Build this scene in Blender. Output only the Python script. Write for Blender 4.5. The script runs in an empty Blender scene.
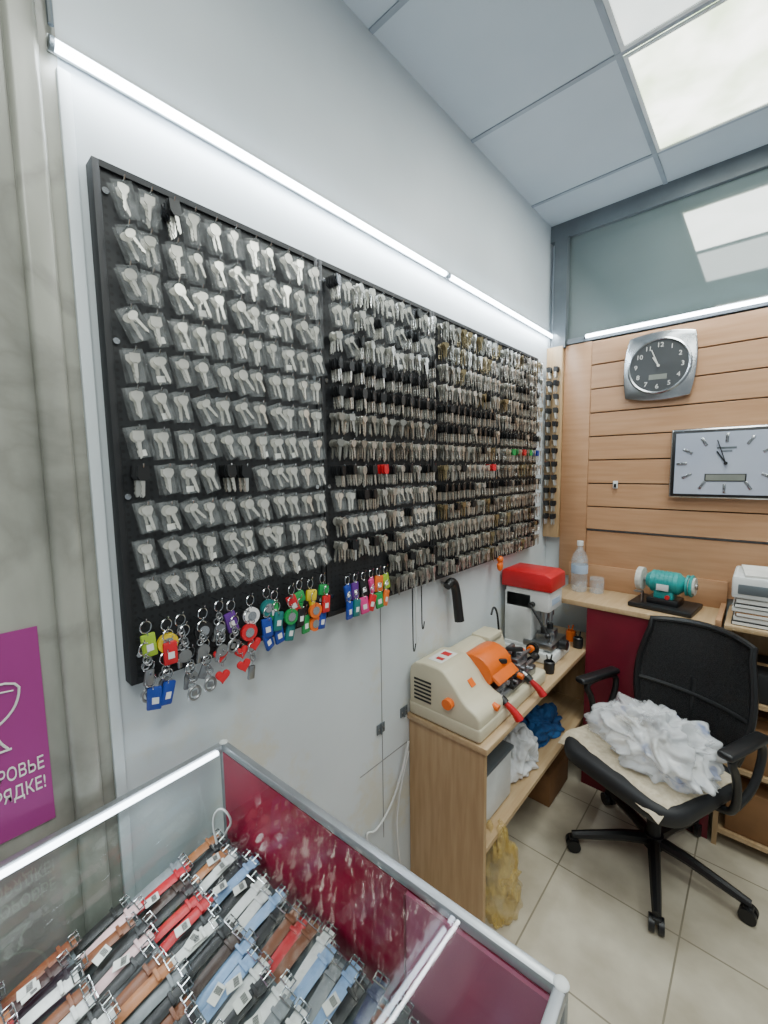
import bpy, bmesh, math, random
from mathutils import Vector, Matrix, noise, Euler
random.seed(11)
col = bpy.context.scene.collection
V = Vector
# ------------------------------------------------------------------ materials
def lin(c):
    return tuple(((x/255)/12.92 if x/255 <= .04045 else ((x/255+.055)/1.055)**2.4) for x in c)+(1,)
def mat(name, c, rough=.5, metal=0, c2=None, scale=8, bump=0, spec=.5, emit=0, stretch=None, coat=0):
    m = bpy.data.materials.new(name); m.use_nodes = True
    nt = m.node_tree; b = nt.nodes['Principled BSDF']
    b.inputs['Roughness'].default_value = rough
    b.inputs['Metallic'].default_value = metal
    b.inputs['Specular IOR Level'].default_value = spec
    b.inputs['Coat Weight'].default_value = coat
    c1 = lin(c)
    if c2 is None: c2 = tuple(max(0, x*.9) for x in c)
    c2 = lin(c2)
    tc = nt.nodes.new('ShaderNodeTexCoord'); mp = nt.nodes.new('ShaderNodeMapping')
    nt.links.new(tc.outputs['Object'], mp.inputs['Vector'])
    if stretch: mp.inputs['Scale'].default_value = stretch
    n = nt.nodes.new('ShaderNodeTexNoise'); n.inputs['Scale'].default_value = scale; n.inputs['Detail'].default_value = 5
    nt.links.new(mp.outputs[0], n.inputs['Vector'])
    r = nt.nodes.new('ShaderNodeValToRGB')
    r.color_ramp.elements[0].position = .35; r.color_ramp.elements[1].position = .65
    r.color_ramp.elements[0].color = c2; r.color_ramp.elements[1].color = c1
    nt.links.new(n.outputs['Fac'], r.inputs['Fac'])
    nt.links.new(r.outputs[0], b.inputs['Base Color'])
    if bump:
        bp = nt.nodes.new('ShaderNodeBump'); bp.inputs['Strength'].default_value = bump; bp.inputs['Distance'].default_value = .01
        nt.links.new(n.outputs['Fac'], bp.inputs['Height']); nt.links.new(bp.outputs[0], b.inputs['Normal'])
    if emit:
        nt.links.new(r.outputs[0], b.inputs['Emission Color']); b.inputs['Emission Strength'].default_value = emit
    m['ramp'] = r.name
    return m
def sheet_mat(name, c, lo, hi, rough=.15, bump=0, scale=20):
    m = bpy.data.materials.new(name); m.use_nodes = True; nt = m.node_tree
    b = nt.nodes['Principled BSDF']; out = nt.nodes['Material Output']
    b.inputs['Base Color'].default_value = lin(c); b.inputs['Roughness'].default_value = rough
    t = nt.nodes.new('ShaderNodeBsdfTransparent'); mx = nt.nodes.new('ShaderNodeMixShader')
    n = nt.nodes.new('ShaderNodeTexNoise'); n.inputs['Scale'].default_value = scale; n.inputs['Detail'].default_value = 3
    tc = nt.nodes.new('ShaderNodeTexCoord'); nt.links.new(tc.outputs['Object'], n.inputs['Vector'])
    mr = nt.nodes.new('ShaderNodeMapRange'); mr.inputs[1].default_value = .38; mr.inputs[2].default_value = .62
    mr.inputs[3].default_value = lo; mr.inputs[4].default_value = hi
    nt.links.new(n.outputs['Fac'], mr.inputs[0]); nt.links.new(mr.outputs[0], mx.inputs[0])
    nt.links.new(t.outputs[0], mx.inputs[1]); nt.links.new(b.outputs[0], mx.inputs[2]); nt.links.new(mx.outputs[0], out.inputs[0])
    if bump:
        bp = nt.nodes.new('ShaderNodeBump'); bp.inputs['Strength'].default_value = bump; bp.inputs['Distance'].default_value = .01
        nt.links.new(n.outputs['Fac'], bp.inputs['Height']); nt.links.new(bp.outputs[0], b.inputs['Normal'])
    return m
def glass_mat(name, tint=(1, 1, 1, 1), base=.06, top=.55):
    m = bpy.data.materials.new(name); m.use_nodes = True; nt = m.node_tree; nt.nodes.clear()
    out = nt.nodes.new('ShaderNodeOutputMaterial'); t = nt.nodes.new('ShaderNodeBsdfTransparent'); t.inputs[0].default_value = tint
    g = nt.nodes.new('ShaderNodeBsdfGlossy'); g.inputs['Roughness'].default_value = .03
    lw = nt.nodes.new('ShaderNodeLayerWeight'); lw.inputs[0].default_value = .5
    pw = nt.nodes.new('ShaderNodeMath'); pw.operation = 'POWER'; pw.inputs[1].default_value = 3; nt.links.new(lw.outputs['Facing'], pw.inputs[0])
    mr = nt.nodes.new('ShaderNodeMapRange'); mr.inputs[3].default_value = base; mr.inputs[4].default_value = top; nt.links.new(pw.outputs[0], mr.inputs[0])
    mx = nt.nodes.new('ShaderNodeMixShader')
    nt.links.new(mr.outputs[0], mx.inputs[0]); nt.links.new(t.outputs[0], mx.inputs[1]); nt.links.new(g.outputs[0], mx.inputs[2]); nt.links.new(mx.outputs[0], out.inputs[0])
    return m
M = {}
def wallmat():
    m = mat('white_painted_wall', (204, 211, 215), .45, c2=(194, 202, 206), scale=2.5); nt = m.node_tree; b = nt.nodes['Principled BSDF']
    tc = nt.nodes.new('ShaderNodeTexCoord'); sp = nt.nodes.new('ShaderNodeSeparateXYZ'); nt.links.new(tc.outputs['Object'], sp.inputs[0])
    zr = nt.nodes.new('ShaderNodeMapRange'); zr.inputs[1].default_value = 1.25; zr.inputs[2].default_value = .9; nt.links.new(sp.outputs['Z'], zr.inputs[0])
    n = nt.nodes.new('ShaderNodeTexNoise'); n.inputs['Scale'].default_value = 3.2; n.inputs['Detail'].default_value = 6; n.inputs['Roughness'].default_value = .7; nt.links.new(tc.outputs['Object'], n.inputs['Vector'])
    nr = nt.nodes.new('ShaderNodeMapRange'); nr.inputs[1].default_value = .53; nr.inputs[2].default_value = .63; nr.inputs[4].default_value = .5; nt.links.new(n.outputs['Fac'], nr.inputs[0])
    mu = nt.nodes.new('ShaderNodeMath'); mu.operation = 'MULTIPLY'; nt.links.new(zr.outputs[0], mu.inputs[0]); nt.links.new(nr.outputs[0], mu.inputs[1])
    mx = nt.nodes.new('ShaderNodeMix'); mx.data_type = 'RGBA'; nt.links.new(mu.outputs[0], mx.inputs[0]); nt.links.new(nt.nodes[m['ramp']].outputs[0], mx.inputs[6]); mx.inputs[7].default_value = lin((200, 192, 164))
    nt.links.new(mx.outputs[2], b.inputs['Base Color']); return m
M['wall'] = wallmat()
def marblemat():
    m = mat('grey_marble', (164, 164, 154), .3, c2=(130, 130, 122), scale=4, stretch=(1, 1.8, .6)); nt = m.node_tree; b = nt.nodes['Principled BSDF']
    tc = nt.nodes.new('ShaderNodeTexCoord'); n = nt.nodes.new('ShaderNodeTexNoise'); n.inputs['Scale'].default_value = 4; n.inputs['Detail'].default_value = 9; n.inputs['Distortion'].default_value = .5
    nt.links.new(tc.outputs['Object'], n.inputs['Vector'])
    r = nt.nodes.new('ShaderNodeValToRGB'); e = r.color_ramp.elements; e[0].position = .44; e[0].color = (0, 0, 0, 1); e[1].position = .56; e[1].color = (0, 0, 0, 1); q = e.new(.5); q.color = (.35, .35, .35, 1)
    nt.links.new(n.outputs['Fac'], r.inputs[0])
    mx = nt.nodes.new('ShaderNodeMix'); mx.data_type = 'RGBA'; nt.links.new(r.outputs[0], mx.inputs[0]); nt.links.new(nt.nodes[m['ramp']].outputs[0], mx.inputs[6]); mx.inputs[7].default_value = lin((98, 96, 90))
    nt.links.new(mx.outputs[2], b.inputs['Base Color']); return m
M['marble'] = marblemat()
M['ceil'] = mat('ceiling_tile', (176, 185, 190), .8, c2=(171, 180, 186), scale=3)
M['tee'] = mat('ceiling_tee_metal', (140, 149, 156), .4)
M['seam'] = mat('wall_seam', (140, 142, 142), .6)
M['grey'] = mat('grey_frame', (92, 100, 105), .4)
M['panel'] = mat('light_panel_glow', (255, 255, 245), .5, emit=5, c2=(190, 205, 170), scale=5)
M['panel2'] = mat('light_panel_dim_glow', (235, 240, 235), .5, emit=2.2, c2=(215, 224, 220))
M['led'] = mat('led_glow', (225, 240, 255), .5, emit=26, c2=(225, 240, 255))
M['oak'] = mat('light_oak_laminate', (184, 155, 118), .4, c2=(168, 138, 100), scale=6, stretch=(9, 9, .8))
M['oakh'] = mat('light_oak_worktop', (188, 162, 126), .35, c2=(174, 145, 108), scale=6, stretch=(9, .8, 9))
M['slat'] = mat('beech_slatwall', (176, 136, 102), .4, c2=(164, 123, 89), scale=5, stretch=(.8, 9, 9))
M['slatdark'] = mat('slat_groove', (56, 38, 26), .7)
M['black'] = mat('black_plastic', (22, 23, 25), .4)
M['blackm'] = mat('black_satin', (28, 29, 32), .6)
M['chrome'] = mat('chrome', (200, 203, 206), .2, 1)
M['steel'] = mat('brushed_steel', (165, 167, 170), .35, 1)
M['nickel'] = mat('nickel_key', (232, 230, 220), .25, .6)
M['bare'] = mat('bare_nickel_key', (208, 207, 200), .3, .8)
M['dullkey'] = mat('dull_nickel_key', (166, 164, 156), .35, .85)
M['brass'] = mat('brass_key', (156, 142, 108), .32, .8)
M['alu'] = mat('anodised_aluminium', (170, 174, 178), .35, .7)
M['maroon'] = mat('maroon_laminate', (146, 24, 58), .25, c2=(122, 16, 46), scale=6)
M['maroond'] = mat('dark_maroon_laminate', (112, 18, 40), .4, c2=(98, 14, 34), scale=6)
M['pink'] = mat('dusty_pink_panel', (160, 84, 108), .25, c2=(146, 68, 94), scale=4)
M['beige'] = mat('ivory_enamel', (204, 196, 170), .4, c2=(192, 184, 158), scale=4)
M['orange'] = mat('orange_plastic', (236, 108, 20), .35)
M['red'] = mat('red_plastic', (190, 24, 34), .4)
M['white'] = mat('white_plastic', (216, 219, 218), .4)
M['teal'] = mat('teal_enamel', (26, 150, 148), .35)
M['paper'] = mat('white_paper', (222, 222, 216), .7)
M['cloth'] = mat('cream_towel', (212, 200, 176), .9, c2=(194, 180, 154), scale=60, bump=.4)
M['blue'] = mat('blue_cloth', (28, 84, 140), .8, c2=(18, 62, 110), scale=20, bump=.3)
M['card'] = mat('brown_cardboard', (136, 98, 62), .8)
M['poster'] = mat('magenta_poster', (150, 52, 124), .4, c2=(144, 46, 118), scale=2)
M['dial'] = mat('silver_dial', (166, 172, 186), .35, c2=(150, 157, 174), scale=3)
M['darkdial'] = mat('dark_dial', (58, 60, 62), .35)
M['lcd'] = mat('grey_lcd', (120, 124, 116), .3)
M['grindstone'] = mat('grinding_stone', (206, 206, 198), .9, scale=60)
M['pouch'] = sheet_mat('clear_pouch_film', (212, 217, 218), .05, .15, .08, .25, 35)
M['bag'] = sheet_mat('white_plastic_film', (226, 229, 232), .6, 1, .2, .4, 9)
M['ybag'] = sheet_mat('yellow_plastic_film', (206, 176, 92), .15, .5, .15, .2, 12)
M['mesh'] = sheet_mat('black_mesh_fabric', (16, 17, 19), .78, .98, .7, 0, 300)
M['bottle'] = sheet_mat('clear_bottle_plastic', (205, 214, 220), .15, .4, .08, 0, 20)
M['glass'] = glass_mat('clear_glass', (.94, .98, .97, 1))
M['win'] = mat('smoky_window_glass', (92, 104, 104), .03, c2=(82, 94, 94), scale=1.2, spec=1, coat=1)
def pegmat():
    m = mat('black_pegboard', (24, 25, 28), .55); nt = m.node_tree; b = nt.nodes['Principled BSDF']
    tc = nt.nodes.new('ShaderNodeTexCoord'); mp = nt.nodes.new('ShaderNodeMapping'); mp.inputs['Scale'].default_value = (0, 64, 64)
    nt.links.new(tc.outputs['Object'], mp.inputs[0])
    fr = nt.nodes.new('ShaderNodeVectorMath'); fr.operation = 'FRACTION'; nt.links.new(mp.outputs[0], fr.inputs[0])
    sb = nt.nodes.new('ShaderNodeVectorMath'); sb.operation = 'DISTANCE'; sb.inputs[1].default_value = (0, .5, .5)
    nt.links.new(fr.outputs[0], sb.inputs[0])
    lt = nt.nodes.new('ShaderNodeMath'); lt.operation = 'LESS_THAN'; lt.inputs[1].default_value = .22; nt.links.new(sb.outputs['Value'], lt.inputs[0])
    mx = nt.nodes.new('ShaderNodeMix'); mx.data_type = 'RGBA'
    nt.links.new(lt.outputs[0], mx.inputs[0]); mx.inputs[6].default_value = lin((25, 27, 30)); mx.inputs[7].default_value = lin((6, 6, 8))
    nt.links.new(mx.outputs[2], b.inputs['Base Color']); return m
M['peg'] = pegmat()
def floormat():
    m = mat('beige_floor_tile', (170, 166, 154), .35, scale=5); nt = m.node_tree; b = nt.nodes['Principled BSDF']
    tc = nt.nodes.new('ShaderNodeTexCoord'); br = nt.nodes.new('ShaderNodeTexBrick'); br.offset = 0
    nt.links.new(tc.outputs['Object'], br.inputs[0])
    for k, v in (('Scale', 1), ('Mortar Size', .003), ('Brick Width', .42), ('Row Height', .42), ('Mortar Smooth', .1), ('Bias', 0)): br.inputs[k].default_value = v
    r = nt.nodes[m['ramp']]; r.color_ramp.elements[0].color = lin((172, 162, 142)); r.color_ramp.elements[1].color = lin((202, 194, 174))
    nt.links.new(r.outputs[0], br.inputs['Color1']); nt.links.new(r.outputs[0], br.inputs['Color2']); br.inputs['Mortar'].default_value = lin((136, 128, 110))
    nt.links.new(br.outputs[0], b.inputs['Base Color']); return m
M['floor'] = floormat()
def cm(name, c, **k):
    key = 'c_'+name
    if key not in M: M[key] = mat(name+'_plastic', c, k.get('rough', .4))
    return M[key]
# ------------------------------------------------------------------ mesh builder
def rotm(e): return Euler(e).to_matrix().to_4x4()
class MB:
    def __init__(s): s.bm = bmesh.new(); s.mi = 0
    def add(s, t, mx=None):
        if mx is not None: t.transform(mx)
        for f in t.faces: f.material_index = s.mi; f.smooth = True
        me = bpy.data.meshes.new('t'); t.to_mesh(me); s.bm.from_mesh(me); bpy.data.meshes.remove(me); t.free(); return s
    def box(s, c, d, e=(0, 0, 0), bev=0, seg=2):
        t = bmesh.new(); bmesh.ops.create_cube(t, size=1); bmesh.ops.scale(t, vec=d, verts=t.verts)
        if bev: bmesh.ops.bevel(t, geom=t.edges[:], offset=bev, segments=seg, affect='EDGES', profile=.5)
        return s.add(t, Matrix.Translation(c) @ rotm(e))
    def bb(s, a, b, bev=0, seg=2):
        return s.box([(a[i]+b[i])/2 for i in range(3)], [abs(b[i]-a[i]) for i in range(3)], bev=bev, seg=seg)
    def cyl(s, p, q, r, r2=None, seg=20):
        p = V(p); q = V(q); d = q-p; t = bmesh.new()
        bmesh.ops.create_cone(t, cap_ends=True, segments=seg, radius1=r, radius2=r if r2 is None else r2, depth=d.length)
        return s.add(t, Matrix.Translation((p+q)/2) @ V((0, 0, 1)).rotation_difference(d).to_matrix().to_4x4())
    def sph(s, c, r, seg=16, e=(0, 0, 0)):
        if not hasattr(r, '__len__'): r = (r, r, r)
        t = bmesh.new(); bmesh.ops.create_uvsphere(t, u_segments=seg, v_segments=max(6, seg//2), radius=1); bmesh.ops.scale(t, vec=r, verts=t.verts)
        return s.add(t, Matrix.Translation(c) @ rotm(e))
    def torus(s, c, R, r, axis=(0, 0, 1), seg=20, ms=6):
        t = bmesh.new(); rings = []
        for i in range(seg):
            a = 2*math.pi*i/seg
            rings.append([t.verts.new(((R+r*math.cos(2*math.pi*j/ms))*math.cos(a), (R+r*math.cos(2*math.pi*j/ms))*math.sin(a), r*math.sin(2*math.pi*j/ms))) for j in range(ms)])
        for i in range(seg):
            for j in range(ms):
                t.faces.new((rings[i][j], rings[(i+1) % seg][j], rings[(i+1) % seg][(j+1) % ms], rings[i][(j+1) % ms]))
        return s.add(t, Matrix.Translation(c) @ V((0, 0, 1)).rotation_difference(V(axis)).to_matrix().to_4x4())
    def tube(s, pts, r, ms=8, closed=False, smooth=0):
        P = [V(p) for p in pts]
        for _ in range(smooth):
            Q = [] if closed else [P[0]]
            n = len(P)
            for i in range(n if closed else n-1):
                a, b = P[i], P[(i+1) % n]; Q += [a*.75+b*.25, a*.25+b*.75]
            if not closed: Q.append(P[-1])
            P = Q
        t = bmesh.new(); n = len(P); rings = []; up = None
        for i in range(n):
            d = (P[(i+1) % n]-P[i-1]) if (closed or 0 < i < n-1) else (P[1]-P[0] if i == 0 else P[-1]-P[-2])
            d.normalize()
            if up is None: up = d.orthogonal().normalized()
            up = (up-d*up.dot(d)); up = up.normalized() if up.length > 1e-6 else d.orthogonal().normalized()
            w = d.cross(up)
            rr = r(i/(n-1)) if callable(r) else r
            rings.append([t.verts.new(P[i]+(up*math.cos(2*math.pi*j/ms)+w*math.sin(2*math.pi*j/ms))*rr) for j in range(ms)])
        for i in range(n if closed else n-1):
            for j in range(ms):
                t.faces.new((rings[i][j], rings[(i+1) % n][j], rings[(i+1) % n][(j+1) % ms], rings[i][(j+1) % ms]))
        if not closed: t.faces.new(rings[0][::-1]); t.faces.new(rings[-1])
        return s.add(t)
    def prism(s, pts, h, mx=None, bev=0, seg=2):
        t = bmesh.new(); a = [t.verts.new((x, y, 0)) for x, y in pts]; b = [t.verts.new((x, y, h)) for x, y in pts]; n = len(pts)
        t.faces.new(a[::-1]); t.faces.new(b)
        for i in range(n): t.faces.new((a[i], a[(i+1) % n], b[(i+1) % n], b[i]))
        bmesh.ops.recalc_face_normals(t, faces=t.faces)
        if bev: bmesh.ops.bevel(t, geom=t.edges[:], offset=bev, segments=seg, affect='EDGES', profile=.5)
        if mx is not None and mx.to_3x3().determinant() < 0: bmesh.ops.reverse_faces(t, faces=t.faces)
        return s.add(t, mx)
    def lathe(s, prof, c=(0, 0, 0), seg=24):
        t = bmesh.new(); R = [[t.verts.new((r*math.cos(2*math.pi*j/seg), r*math.sin(2*math.pi*j/seg), z)) for j in range(seg)] for r, z in prof]
        for i in range(len(R)-1):
            for j in range(seg): t.faces.new((R[i][j], R[i][(j+1) % seg], R[i+1][(j+1) % seg], R[i+1][j]))
        return s.add(t, Matrix.Translation(c))
    def grid(s, fn, nu, nv, thick=0):
        t = bmesh.new(); g = [[t.verts.new(fn(i/nu, j/nv)) for j in range(nv+1)] for i in range(nu+1)]
        for i in range(nu):
            for j in range(nv): t.faces.new((g[i][j], g[i+1][j], g[i+1][j+1], g[i][j+1]))
        if thick:
            t.normal_update(); bmesh.ops.solidify(t, geom=t.faces[:], thickness=thick)
        return s.add(t)
    def mesh(s, name, mats, sharp=38):
        me = bpy.data.meshes.new(name); s.bm.to_mesh(me); s.bm.free()
        for m in mats: me.materials.append(M[m] if isinstance(m, str) else m)
        try: me.set_sharp_from_angle(angle=math.radians(sharp))
        except Exception: pass
        return me
def link(o, parent=None):
    col.objects.link(o)
    if parent is not None: o.parent = parent
    return o
def tag(o, label, cat, group=None):
    o['label'] = label; o['category'] = cat
    if group: o['group'] = group
def part(mb, name, mats, parent, label=None, loc=None):
    o = bpy.data.objects.new(name, mb.mesh(name, mats)); link(o, parent)
    if label: o['label'] = label
    if loc: o.location = loc
    return o
def single(mb, name, mats, label, cat, loc=(0, 0, 0), rot=(0, 0, 0), group=None, sharp=38):
    o = bpy.data.objects.new(name, mb.mesh(name, mats, sharp)); link(o); o.location = loc; o.rotation_euler = rot; tag(o, label, cat, group); return o
def thing(name, label, cat, loc=(0, 0, 0), rot=(0, 0, 0), group=None):
    o = bpy.data.objects.new(name, None); o.empty_display_size = .05; link(o); o.location = loc; o.rotation_euler = rot; tag(o, label, cat, group); return o
def struct(mb, name, mats):
    o = bpy.data.objects.new(name, mb.mesh(name, mats)); link(o); o['kind'] = 'structure'; return o
def textmesh(s, size, extr=.0008, alignx='CENTER', bold=0):
    cu = bpy.data.curves.new('txt', 'FONT'); cu.body = s; cu.size = size; cu.extrude = extr; cu.align_x = alignx; cu.align_y = 'CENTER'; cu.offset = bold
    o = bpy.data.objects.new('txt', cu); col.objects.link(o); dg = bpy.context.evaluated_depsgraph_get(); dg.update()
    me = bpy.data.meshes.new_from_object(o.evaluated_get(dg)); bpy.data.objects.remove(o); return me
def addtext(mb, s, size, mx, **k):
    me = textmesh(s, size, **k); t = bmesh.new(); t.from_mesh(me); bpy.data.meshes.remove(me); mb.add(t, mx)
def onX(x, y, z): return Matrix.Translation((x, y, z)) @ Matrix(((0, 0, 1, 0), (1, 0, 0, 0), (0, 1, 0, 0), (0, 0, 0, 1)))
def onY(x, y, z): return Matrix.Translation((x, y, z)) @ Matrix(((1, 0, 0, 0), (0, 0, -1, 0), (0, 1, 0, 0), (0, 0, 0, 1)))
def alongY(x, y, z): return Matrix.Translation((x, y, z)) @ Matrix(((1, 0, 0, 0), (0, 0, 1, 0), (0, 1, 0, 0), (0, 0, 0, 1)))
# ------------------------------------------------------------------ camera
yaw, pit, roll = [math.radians(v) for v in (41.93, 5.75, -.79)]
fh = V((-math.sin(yaw), math.cos(yaw), 0)); rr = V((math.cos(yaw), math.sin(yaw), 0)); zz = V((0, 0, 1))
F = math.cos(pit)*fh-math.sin(pit)*zz; U0 = math.sin(pit)*fh+math.cos(pit)*zz
R = math.cos(roll)*rr+math.sin(roll)*U0; U = -math.sin(roll)*rr+math.cos(roll)*U0
cd = bpy.data.cameras.new('camera'); cd.sensor_fit = 'HORIZONTAL'; cd.sensor_width = 36; cd.lens = 427/768*36; cd.clip_start = .02
cam = bpy.data.objects.new('camera', cd); col.objects.link(cam)
mw = Matrix((R, U, -F)).transposed().to_4x4(); mw.translation = V((.98, 0, 1.65)); cam.matrix_world = mw
bpy.context.scene.camera = cam
# ------------------------------------------------------------------ structure
H = 2.98; L = 2.56
b = MB(); b.bb((-.12, .24, 0), (0, L+.1, H)); struct(b, 'wall_left', ['wall'])
b = MB(); b.bb((-.12, -2, 0), (0.004, .24, H)); struct(b, 'wall_side', ['marble'])
b = MB(); b.bb((0, L, 0), (2.6, L+.1, H)); struct(b, 'wall_back', ['wall'])
b = MB(); b.bb((-.12, -2, -.05), (2.6, L+.1, 0)); struct(b, 'floor', ['floor'])
b = MB(); b.bb((-.12, -2, H), (2.6, L+.1, H+.05)); struct(b, 'ceiling', ['ceil'])
k = 1
for x in (.54, 1.14, 1.74):
    b = MB(); b.bb((x-.009, -2, H-.004), (x+.009, L, H+.001)); struct(b, 'trim_%d' % k, ['tee']); k += 1
for y in (-.74, -.14, .46, 1.06, 1.66, 2.26):
    b = MB(); b.bb((0, y-.009, H-.0045), (2.5, y+.009, H+.001)); struct(b, 'trim_%d' % k, ['tee']); k += 1
b = MB(); b.bb((0, .236, 0), (.014, .256, 2.36), bev=.002); struct(b, 'trim_%d' % k, ['wall']); k += 1
b = MB(); b.bb((0, .165, 0), (.024, .212, H), bev=.010, seg=4); struct(b, 'trim_%d' % k, ['marble']); k += 1
b = MB(); b.bb((0.0, 2.52, 2.895), (2.5, L, H)); b.bb((.03, 2.5, 2.31), (.10, L, 2.895)); b.bb((.10, 2.52, 2.325), (2.5, L, 2.352)); struct(b, 'trim_%d' % k, ['grey']); k += 1
b = MB(); b.bb((.10, L-.02, 2.35), (2.5, L-.001, 2.90)); struct(b, 'window_1', ['win'])
b = MB(); b.bb((0, 1.063, .3), (.0015, 1.066, 1.2)); b.bb((0, .95, .60), (.0015, 1.5, .603)); struct(b, 'trim_%d' % k, ['seam']); k += 1
def ceil_light(x0, y0, m, lab, power, louvre=False):
    t = thing('ceiling_light_panel', lab, 'light', (x0+.3, y0+.3, H))
    b = MB(); b.bb((-.288, -.288, -.004), (.288, .288, -.002)); part(b, 'diffuser', [m], t)
    b = MB()
    for a, c in (((-.288, -.288), (.288, -.276)), ((-.288, .276), (.288, .288)), ((-.288, -.276), (-.276, .276)), ((.276, -.276), (.288, .276))):
        b.bb((a[0], a[1], -.009), (c[0], c[1], -.001))
    if louvre:
        for i in range(1, 8): b.bb((-.276+.069*i-.004, -.276, -.012), (-.276+.069*i+.004, .276, -.004)); b.bb((-.276, -.276+.069*i-.004, -.012), (.276, -.276+.069*i+.004, -.004))
    part(b, 'frame', ['tee' if louvre else 'white'], t)
    l = bpy.data.lights.new('panel_lamp', 'AREA'); l.shape = 'SQUARE'; l.size = .54; l.energy = power; l.color = (.95, 1, .97)
    o = bpy.data.objects.new('panel_lamp', l); link(o, t); o.location = (0, 0, -.014)
ceil_light(.54, 1.66, 'panel', 'bright square ceiling light panel set in the tile grid', 17)
ceil_light(.54, 1.06, 'panel2', 'dimmer square ceiling light panel beside a brighter one', 5)
ceil_light(1.14, -.74, 'panel', 'bright square ceiling light panel above the showcase aisle', 18)
ceil_light(.54, -.14, 'panel', 'added unseen ceiling light panel above the glass showcase', 12, True)  # extra panel out of view, added to brighten the marble and near wall
ceil_light(1.74, 1.06, 'panel', 'bright square ceiling light panel over the shop floor', 14)
ceil_light(1.14, 1.06, 'panel2', 'louvred square ceiling light panel over the shop floor', 4, True)
def led(p, q, lab):
    t = thing('led_tube', lab, 'led light', p); d = V(q)-V(p)
    b = MB(); b.cyl(d*.004, d*.996, .009, seg=12); part(b, 'tube', ['led'], t)
    b = MB(); n = d.normalized(); off = V((-.010, 0, .006)) if abs(n.y) > .5 else V((0, .012, .004))
    b.box(d/2+off, (abs(d.x) if abs(d.x) > .1 else .012, abs(d.y) if abs(d.y) > .1 else .012, .02)); part(b, 'holder', ['white'], t)
    for a, c in ((V((0, 0, 0)), d*.006), (d*.994, d)):
        b = MB(); b.cyl(a, c, .011, seg=12); part(b, 'end_cap', ['grey'], t)
led((.022, .225, 2.385), (.022, 1.44, 2.385), 'long glowing LED tube mounted above the key boards')
led((.022, 1.455, 2.385), (.022, 2.545, 2.385), 'glowing LED tube mounted above the far key boards')
led((.20, 2.505, 2.345), (1.5, 2.505, 2.345), 'glowing LED tube along the top of the slatwall')
l = bpy.data.lights.new('strip_light', 'AREA'); l.shape = 'RECTANGLE'; l.size = .02; l.size_y = 2.3; l.energy = 9; l.color = (.88, .95, 1)
o = bpy.data.objects.new('strip_light', l); col.objects.link(o); o.location = (.05, 1.38, 2.385); o.rotation_euler = (0, math.radians(28), 0)
o['kind'] = 'structure'
# ------------------------------------------------------------------ poster
t = thing('poster', 'magenta poster with white Cyrillic lettering on the marble', 'poster', (.005, -.1, 1.0))
b = MB(); b.bb((0, -.32, 0), (.003, .236, .375)); part(b, 'sheet', ['poster'], t)
SX = Matrix.Diagonal((.60, 1, 1, 1))
b = MB(); addtext(b, 'ЗДОРОВЬЕ', .034, onX(.004, .228, .118) @ SX, alignx='RIGHT', bold=0); addtext(b, 'В ПОРЯДКЕ!', .034, onX(.004, .228, .080) @ SX, alignx='RIGHT', bold=0); part(b, 'lettering', ['paper'], t)
b = MB()
b.tube([(.004, .10, .285), (.004, .205, .29), (.004, .20, .245), (.004, .175, .215), (.004, .14, .205), (.004, .10, .205)], .002, smooth=2)
b.tube([(.004, .10, .268), (.004, .155, .275), (.004, .195, .27)], .0014, smooth=1)
b.tube([(.004, .165, .205), (.004, .17, .185), (.004, .18, .168)], .002, smooth=1); b.tube([(.004, .10, .168), (.004, .15, .166), (.004, .185, .166)], .002); b.tube([(.004, .12, .195), (.004, .15, .188), (.004, .16, .178)], .0014, smooth=1)
part(b, 'emblem', ['paper'], t)
b = MB(); b.tube([(.03, .215, 2.97), (.03, .205, 2.80), (.035, .225, 2.62), (.02, .23, 2.5), (.015, .232, 2.42)], .005, smooth=3)
single(b, 'conduit_cable', ['grey'], 'short bent grey cable feeding the LED tube', 'cable')
# ------------------------------------------------------------------ pegboards
edges = [.270, .796, 1.328, 1.823, 2.30]; ZB, ZT = 1.215, 2.222; BX = .03
for i in range(4):
    y0, y1 = edges[i]+.002, edges[i+1]-.002
    t = thing('pegboard', 'black perforated pegboard panel hung with rows of key blanks', 'pegboard', (0, (y0+y1)/2, ZB), group='black pegboards on the white wall')
    w = (y1-y0)/2; h = ZT-ZB
    b = MB(); b.bb((.004, -w+.01, .01), (BX, w-.01, h-.01)); part(b, 'panel', ['peg'], t)
    b = MB()
    b.bb((0, -w, 0), (BX+.006, -w+.012, h), bev=.001); b.bb((0, w-.012, 0), (BX+.006, w, h), bev=.001)
    b.bb((0, -w+.012, 0), (BX+.006, w-.012, .012)); b.bb((0, -w+.012, h-.012), (BX+.006, w-.012, h)); part(b, 'frame', ['blackm'], t)
    for yy in (-w+.02, w-.02):
        for z in (.06, h-.05, h-.32, h-.62):
            b = MB(); b.cyl((BX, yy, z), (BX+.004, yy, z), .006, seg=12); part(b, 'screw', ['chrome'], t)
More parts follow.
